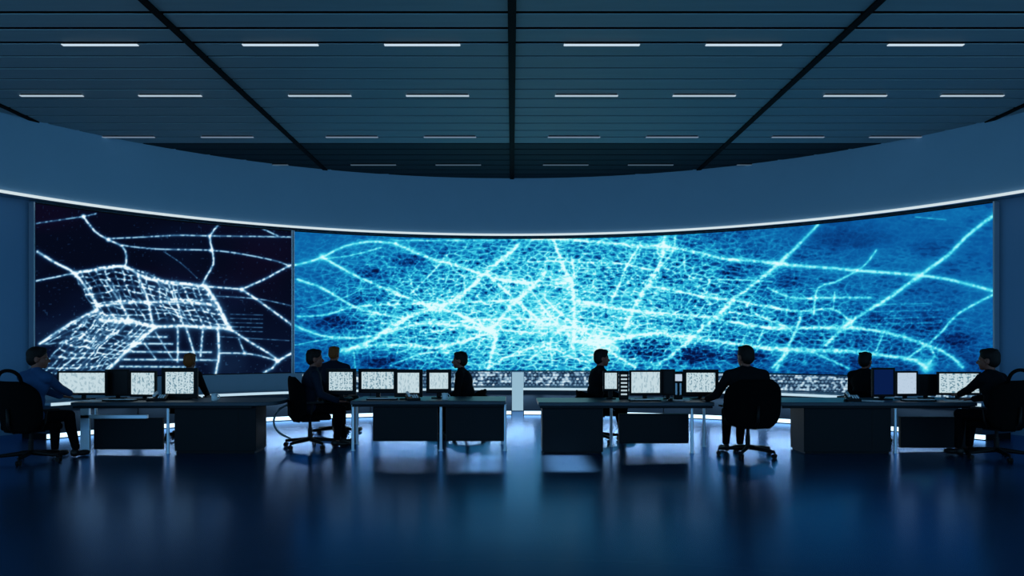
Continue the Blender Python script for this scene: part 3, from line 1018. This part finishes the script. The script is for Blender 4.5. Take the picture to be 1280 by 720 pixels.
def backrest_bm(w=.78, z0=.37, z1=1.0, thick=.06):
    bm = bmesh.new()
    NX, NZ = 20, 16
    fr, bk = [], []
    for j in range(NZ + 1):
        v = j / NZ
        z = z0 + (z1 - z0) * v
        # rounded outline: superellipse widths
        s = 2 * v - 1
        hw = w / 2 * (max(0.0, 1 - abs(s) ** 3.2)) ** (1 / 3.2) if abs(s) < 1 else 0.0
        hw = max(hw, w * .27)
        rowf, rowb = [], []
        for i in range(NX + 1):
            u = 2 * i / NX - 1
            xx = u * hw
            yy = -.25 - .03 * v * v + .12 * (xx / (w / 2)) ** 2 + .03 * (1 - v) ** 2
            e = thick / 2 * math.sqrt(max(.08, 1 - max(abs(u), abs(s)) ** 6))
            rowf.append(bm.verts.new((xx, yy + e, z)))
            rowb.append(bm.verts.new((xx, yy - e, z)))
        fr.append(rowf); bk.append(rowb)
    for j in range(NZ):
        for i in range(NX):
            bm.faces.new((fr[j][i], fr[j + 1][i], fr[j + 1][i + 1], fr[j][i + 1]))
            bm.faces.new((bk[j][i], bk[j][i + 1], bk[j + 1][i + 1], bk[j + 1][i]))
        bm.faces.new((fr[j][0], bk[j][0], bk[j + 1][0], fr[j + 1][0]))
        bm.faces.new((fr[j][NX], fr[j + 1][NX], bk[j + 1][NX], bk[j][NX]))
    for i in range(NX):
        bm.faces.new((fr[0][i], fr[0][i + 1], bk[0][i + 1], bk[0][i]))
        bm.faces.new((fr[NZ][i], bk[NZ][i], bk[NZ][i + 1], fr[NZ][i + 1]))
    return bm


def make_chair(headrest, low=False):
    root = empty('office_chair')
    bm = bx(-.26, .26, -.22, .25, SEAT - .08, SEAT)
    build('seat', bm, M['fabric'], root, smooth=True, bevel=.03, seg=4)
    build('backrest', backrest_bm(.44, .5, .76, .045) if low else backrest_bm(), M['fabric'], root, smooth=True)
    if headrest:
        hb = bmesh.new()
        pts = []
        for t in np.linspace(0, math.pi, 17):
            pts.append((.215 * math.cos(t), -.27 - .02 * math.sin(t), .97 + .16 * math.sin(t) ** .7))
        tube(hb, pts, .022, 10)
        build('headrest_loop', hb, M['fabric'], root, smooth=True)
    for s in (-1, 1):
        ab = bmesh.new()
        tube(ab, [(s * .27, -.05, SEAT - .05), (s * .315, -.04, SEAT + .02), (s * .315, -.02, SEAT + .17)], .016)
        box(ab, s * .315 - .03, s * .315 + .03, -.13, .13, SEAT + .165, SEAT + .19)
        build('armrest', ab, M['black'], root)
    cb = bmesh.new()
    cyl(cb, (0, 0, .10), (0, 0, .27), .032)
    cyl(cb, (0, 0, .27), (0, 0, SEAT - .08), .022)
    box(cb, -.1, .1, -.12, .12, SEAT - .11, SEAT - .078)
    build('gas_column', cb, M['black'], root)
    sb = bmesh.new()
    tube(sb, [(0, -.02, SEAT - .09), (0, -.22, SEAT - .09), (0, -.285, SEAT), (0, -.29, SEAT + .2)], .022)
    build('back_support', sb, M['black'], root, smooth=True)
    for k in range(5):
        a = 2 * math.pi * k / 5 + .3
        d = Vector((math.cos(a), math.sin(a), 0))
        lb = bmesh.new()
        capsule(lb, Vector((0, 0, .115)) + d * .02, Vector((0, 0, .085)) + d * .36, .032, .02, seg=10, rings=3)
        leg = build('base_leg', lb, M['black'], root, smooth=True)
        wb = bmesh.new()
        n = Vector((-d.y, d.x, 0))
        c = Vector((0, 0, .03)) + d * .37
        for s in (-1, 1):
            cyl(wb, c + n * s * .006, c + n * s * .026, .03)
        cyl(wb, c, c + Vector((0, 0, .06)), .01)
        build('caster', wb, M['black'], leg)
    return root


chair_plain = make_chair(False)
chair_loop = make_chair(True)
chair_low = make_chair(False, True)
used = set()


def put_chair(src, x, y, ang, label, dz=0):
    if src.name in used:
        o = copy_tree(src)
    else:
        o = src
        used.add(src.name)
    o.location = (x, y, 0)
    o.rotation_euler = (0, 0, -ang)
    tag(o, label, 'office chair', 'black office chairs')
    return o


# ------------------------------------------------------------------ people
def rotz(v, a):
    return Matrix.Rotation(a, 3, 'Z') @ v


def arm_ik(S, W, up, lo, pole):
    d = W - S
    L = min(d.length, (up + lo) * .995)
    W = S + d.normalized() * L
    a = (up * up - lo * lo + L * L) / (2 * L)
    h = math.sqrt(max(0, up * up - a * a))
    dn = d.normalized()
    pl = (pole - dn * pole.dot(dn)).normalized()
    return S + dn * a + pl * h, W


def hand(bm, W, d, side, s=1.0, curl=.25, grip=False):
    """palm, four unequal bent fingers and a thumb leaving the side of the palm"""
    d = d.normalized()
    up = Vector((0, 0, 1))
    n = (up - d * up.dot(d)).normalized()          # back of the hand
    u = d.cross(n).normalized()                    # across, towards +x of the hand
    rot = Matrix((u, d, n)).transposed()
    ellip(bm, W + d * .045 * s, (.040 * s, .055 * s, .018 * s), rot)
    for i, (o, L) in enumerate(((-.029, .066), (-.010, .078), (.010, .073), (.028, .056))):
        b0 = W + d * .085 * s + u * o * s
        L *= s
        spread = u * o * .25
        p1 = b0 + (d + spread).normalized() * L * .5 + n * (.004 - curl * .012)
        p2 = p1 + (d * math.cos(curl) - n * math.sin(curl)).normalized() * L * .3
        p3 = p2 + (d * math.cos(curl * 2) - n * math.sin(curl * 2)).normalized() * L * .25
        capsule(bm, b0, p1, .0098 * s, .0092 * s, 8, 3)
        capsule(bm, p1, p2, .0092 * s, .0086 * s, 8, 3)
        capsule(bm, p2, p3, .0086 * s, .0078 * s, 8, 3)
    t = -side                                      # thumb on the inner side
    b0 = W + d * .02 * s + u * t * .03 * s
    p1 = b0 + (d * .6 + u * t * .8 - n * .2).normalized() * .042 * s
    p2 = p1 + (d * .85 + u * t * .35 - n * .2).normalized() * .034 * s
    capsule(bm, b0, p1, .014 * s, .0115 * s, 8, 3)
    capsule(bm, p1, p2, .0115 * s, .009 * s, 8, 3)


def person(label, x, y, ang, s, lean, hands, shirt, hair, head_yaw=0.0, head_tilt=0.0, seat=SEAT, knee_spread=.12, feet=(.02, .02), group=None, hs=1.12, long_hair=False, bw=1.16):
    inv = Matrix.Rotation(ang, 3, 'Z')
    base = Vector((x, y, 0))

    def loc(w):
        return inv @ (Vector(w) - base)
    hip = Vector((0, -.02, seat + .095 * s))
    sp = Vector((0, math.sin(lean), math.cos(lean)))
    sp2 = Vector((0, math.sin(lean * 1.25), math.cos(lean * 1.25)))
    waist = hip + sp * .17 * s
    chest = waist + sp2 * .19 * s
    nb = chest + sp2 * .14 * s
    nt = nb + Vector((0, math.sin(lean * .7 + .1), math.cos(lean * .7 + .1))) * .085 * s
    hr = Matrix.Rotation(head_yaw, 3, 'Z') @ Matrix.Rotation(head_tilt, 3, 'X')
    hc = nt + Vector((0, .018, .085 * hs))
    trot = Matrix.Rotation(-lean * 1.1, 3, 'X')
    sh = {d: nb - sp2 * .045 * s + Vector((d * .18 * s * bw, .0, 0)) for d in (-1, 1)}
    el, wr = {}, {}
    for d, hw in zip((-1, 1), hands):
        t = loc(hw) if hw is not None else Vector((d * .13, .30, seat + .16))
        t = Vector(t)
        el[d], wr[d] = arm_ik(sh[d], t, .29 * s, .265 * s, Vector((d * .55, -.35, -.8)))
    kn = {d: Vector((d * knee_spread, .41 * s, seat + .07)) for d in (-1, 1)}
    an = {d: Vector((d * knee_spread, .41 * s + f, .095)) for d, f in zip((-1, 1), feet)}

    def torso(bm, g):
        ellip(bm, hip + Vector((0, .0, .0)), (.175 * s * bw + g, .125 * s + g, .105 * s + g))
        ellip(bm, waist, (.150 * s * bw + g, .112 * s + g, .15 * s + g), trot)
        ellip(bm, chest, (.172 * s * bw + g, .125 * s + g, .175 * s + g), trot)
        for d in (-1, 1):
            capsule(bm, nb - sp2 * .01, sh[d], .068 * s + g, .062 * s + g, 12)
            capsule(bm, nb + sp2 * .03, nb.lerp(sh[d], .75), .052 * s + g, .055 * s + g, 12)

    def arms(bm, g, end=1.0):
        for d in (-1, 1):
            capsule(bm, sh[d], el[d], .055 * s + g, .043 * s + g, 12)
            capsule(bm, el[d], el[d].lerp(wr[d], end), .043 * s + g, (.027 if end == 1.0 else .033) * s + g, 12)

    def legs(bm, g, end=1.0):
        for d in (-1, 1):
            h = hip + Vector((d * .095 * s, .02, -.015))
            capsule(bm, h, kn[d], .082 * s + g, .060 * s + g, 14)
            calf = kn[d].lerp(an[d], .35) + Vector((0, -.012, 0))
            capsule(bm, kn[d], calf, .057 * s + g, .054 * s + g, 12)
            capsule(bm, calf, kn[d].lerp(an[d], end), .054 * s + g, .038 * s + g, 12)

    def H(v):
        return hc + hr @ (Vector(v) * hs)
    bm = bmesh.new()
    torso(bm, -.004); arms(bm, 0); legs(bm, -.004)
    capsule(bm, nb - sp2 * .03, hc + hr @ Vector((0, -.015, -.04)), .060 * s, .054 * s, 14)
    # head: cranium, cheeks, jaw, chin, brow, nose, lips, ears
    ellip(bm, H((0, -.012, .03)), (.074 * hs, .094 * hs, .088 * hs), hr)
    ellip(bm, H((0, .022, -.03)), (.058 * hs, .068 * hs, .074 * hs), hr)
    ellip(bm, H((0, .052, -.082)), (.030 * hs, .030 * hs, .024 * hs), hr)
    capsule(bm, H((-.032, .070, .018)), H((.032, .070, .018)), .014 * hs, .014 * hs, 8, 3)
    capsule(bm, H((0, .078, .008)), H((0, .101, -.028)), .009 * hs, .015 * hs, 8, 3)
    ellip(bm, H((0, .092, -.034)), (.018 * hs, .012 * hs, .010 * hs), hr)
    capsule(bm, H((-.018, .077, -.058)), H((.018, .077, -.058)), .010 * hs, .010 * hs, 8, 3)
    for d in (-1, 1):
        ellip(bm, H((d * .074, -.012, -.012)), (.012 * hs, .022 * hs, .034 * hs), hr)
        fd = (wr[d] - el[d]).normalized()
        dd = Vector((fd.x, fd.y, min(0, fd.z) * .25))
        hand(bm, wr[d] + fd * .01, dd, d, 1.0)
        # feet inside the shoes
        capsule(bm, an[d] + Vector((0, -.03, -.045)), an[d] + Vector((0, .12, -.06)), .036, .026, 10, 3)
    body = remesh('person', bm, .0085, M['skin'], None, iters=3)
    bm = bmesh.new()
    torso(bm, .012); arms(bm, .011, .93)
    capsule(bm, nb - sp2 * .04, nb + (nt - nb) * .42, .075 * s, .066 * s, 14)
    remesh('shirt', bm, .012, shirt, body, iters=5)
    bm = bmesh.new()
    legs(bm, .010, .93)
    ellip(bm, hip + Vector((0, .0, -.005)), (.19 * s, .14 * s, .108 * s))
    remesh('trousers', bm, .013, M['trousers'], body, iters=5)
    for d in (-1, 1):
        bm = bmesh.new()
        a = an[d]
        ellip(bm, Vector((a.x, a.y - .02, .055)), (.044, .062, .055))
        ellip(bm, Vector((a.x, a.y + .10, .04)), (.048, .10, .040))
        for v in bm.verts:
            v.co.z = max(v.co.z, .002)
        remesh('shoe', bm, .01, M['shoe'], body, iters=3)
    bm = bmesh.new()
    ellip(bm, H((0, -.020, .045)), (.083 * hs, .098 * hs, .086 * hs), hr)
    ellip(bm, H((0, -.048, .0)), (.079 * hs, .068 * hs, .082 * hs), hr)
    ellip(bm, H((.012, .035, .088)), (.056 * hs, .048 * hs, .034 * hs), hr)
    for k in range(12):
        q = H((random.uniform(-.05, .05), random.uniform(-.08, .04), random.uniform(.085, .105)))
        ellip(bm, q, (.028, .034, .020), hr, 8, 6)
    if long_hair:
        ellip(bm, H((0, -.055, -.055)), (.082 * hs, .058 * hs, .09 * hs), hr)
        for d in (-1, 1):
            ellip(bm, H((d * .068, -.02, -.02)), (.022 * hs, .045 * hs, .09 * hs), hr)
    remesh('hair', bm, .009, hair, body, iters=7)
    for d in (-1, 1):
        bm = bmesh.new()
        ellip(bm, H((d * .030, .072, -.003)), (.012 * hs, .009 * hs, .007 * hs), hr, 10, 8)
        build('eye', bm, M['eye'], body, smooth=True)
    body.location = base
    body.rotation_euler = (0, 0, -ang)
    tag(body, label, 'person', group)
    return body


R_ = math.radians


def seated(label, chair_src, chair_label, x, y, deg, **k):
    a = R_(deg)
    put_chair(chair_src, x, y, a, chair_label)
    return person(label, x, y, a, **k)


DT = DZ1 + .035


def on_desk(px, Y):
    return (X(px, Y), Y, DT)


seated('person in blue shirt seated at far left, one arm on the desk', chair_loop, 'black office chair with open loop headrest under the person in blue at far left',
       -5.93, 9.86, 24, s=1.04, lean=.14, hands=(on_desk(84, 10.42 + .12), on_desk(98, 10.56)), shirt=M['shirt_blue'], hair=M['hair_dark'], head_yaw=R_(-42), feet=(-.02, .1), hs=1.18)
seated('person in navy shirt seated in profile facing right, left of the aisle', chair_plain, 'black office chair under the navy-shirted person in profile',
       -2.84, 11.25, 66, s=1.0, lean=.10, hands=((-2.36, 11.42, .66), (-2.42, 11.12, .66)), shirt=M['shirt_navy'], hair=M['hair_dark'], head_yaw=R_(-6), feet=(.1, -.06))
seated('person in dark top seen from behind in the big chair, right of centre', chair_plain, 'black round-backed office chair seen squarely from behind, right of centre',
       3.06, 10.38, -9, s=1.05, lean=.12, hands=(on_desk(884, 10.66), (3.36, 10.72, .60)), shirt=M['shirt_dark'], hair=M['hair_dark'], head_yaw=R_(14), knee_spread=.10, hs=1.22, bw=1.28)
seated('person in dark top at far right reaching one arm to the desk', chair_loop, 'black office chair with open loop headrest under the person at far right',
       6.13, 10.12, -28, s=1.0, lean=.16, hands=(on_desk(1192, 10.72), on_desk(1216, 10.62)), shirt=M['shirt_dark'], hair=M['hair_dark'], head_yaw=R_(18), hs=1.22, bw=1.15)
seated('person in charcoal top facing right, seated just right of the aisle', chair_low, 'black office chair under the person facing right by the aisle',
       1.24, 11.95, 78, s=1.0, lean=.16, hands=(None, (1.62, 11.72, .66)), shirt=M['shirt_dark'], hair=M['hair_dark'], feet=(.06, .0))
seated('person in dark top facing left, seated just left of the aisle', chair_low, 'black office chair under the person facing left by the aisle',
       -.68, 12.25, -80, s=.95, lean=.20, hands=(None, None), shirt=M['shirt_dark'], hair=M['hair_dark'])
seated('person with dark hair behind the dark navy monitor at the right desk', chair_low, 'black office chair of the person behind the dark navy monitor',
       5.26, 11.98, 50, s=.93, lean=.12, hands=(None, None), shirt=M['shirt_dark'], hair=M['hair_dark'])
seated('person with brown hair, only the head above the far left monitors', chair_low, 'black office chair of the brown-haired person behind the far left desk',
       -4.95, 12.30, 8, s=.91, lean=.0, hands=(None, None), shirt=M['shirt_dark'], hair=M['hair_brown'], hs=1.06, bw=.86)
seated('person with brown hair, head showing higher behind the left of aisle monitors', chair_low, 'black office chair of the brown-haired person behind the navy-shirted one',
       -2.84, 12.75, 20, s=1.08, lean=.02, hands=(None, None), shirt=M['shirt_navy'], hair=M['hair_brown'], hs=1.0)

# pale hose curving to the floor behind the chair left of the aisle
cb = bmesh.new()
pts = []
ctrl = [P(360, 506, 11.5), P(350, 511, 11.5), P(343, 522, 11.5), P(343, 532, 11.5), P(349, 541, 11.45), P(360, 547, 11.4), P(368, 551, 11.3)]
for i in range(len(ctrl) - 1):
    p0, p1, p2, p3 = ctrl[max(i - 1, 0)], ctrl[i], ctrl[i + 1], ctrl[min(i + 2, len(ctrl) - 1)]
    for k in range(5):
        t = k / 5
        q = .5 * ((2 * p1) + (-p0 + p2) * t + (2 * p0 - 5 * p1 + 4 * p2 - p3) * t * t + (-p0 + 3 * p1 - 3 * p2 + p3) * t ** 3)
        q.z = max(q.z, .016)
        pts.append(q)
tube(cb, pts, .015, 8)
tag(build('cable', cb, M['cable'], None, smooth=True), 'thick pale cable curving down to the floor behind the profile chair', 'cable')

# ------------------------------------------------------------------ light
w = bpy.data.worlds.new('World')
bpy.context.scene.world = w
w.use_nodes = True
bg = w.node_tree.nodes['Background']
bg.inputs[0].default_value = (.17, .38, .58, 1)
bg.inputs[1].default_value = 2.7


def patch_light(name, x, y, sx, sy, power):  # added narrow beam without a fixture, throws a pale rectangle on the floor
    o = area(name, (x, y, CEIL - .05), (0, 0, 0), sx, sy, power, (.8, .92, 1))
    o.data.spread = math.radians(4)


def area(name, loc, rot, sx, sy, power, col):
    l = bpy.data.lights.new(name, 'AREA')
    l.shape = 'RECTANGLE'
    l.size, l.size_y, l.energy, l.color = sx, sy, power, col
    o = bpy.data.objects.new(name, l)
    C.objects.link(o)
    o.location = loc
    o.rotation_euler = rot
    return o


patch_light('added_patch_light', X(605, 9.8), 9.75, .42, 1.3, 17)
patch_light('added_patch_light', X(708, 9.8), 9.75, .48, 1.3, 20)
for a in np.linspace(-.98, .98, 15):  # added lamps without fixtures, brighten the floor in front of the consoles
    t = float(a)
    o = area('added_floor_fill', (7.80 * math.sin(t), CY + 7.80 * math.cos(t), .47), (0, 0, 0), .9, .06, 5.5 if abs(t) < .75 else 2.4, (.9, .96, 1))
    d = Vector((-math.sin(t) * .5, -math.cos(t) * .5, -1))
    o.rotation_euler = d.to_track_quat('-Z', 'Y').to_euler()


# ------------------------------------------------------------------ camera
cam = bpy.data.cameras.new('Camera')
co = bpy.data.objects.new('Camera', cam)
C.objects.link(co)
co.location = (0, 0, EYE)
co.rotation_euler = (math.pi / 2, 0, 0)
cam.sensor_width = 36
cam.lens = 36 * F / 1280
cam.shift_y = (HZ - 360) / 1280
cam.clip_end = 200
sc = bpy.context.scene
sc.camera = co
sc.view_settings.view_transform = 'Standard'
sc.view_settings.look = 'None'
sc.cycles.use_denoising = True
sc.cycles.max_bounces = 8
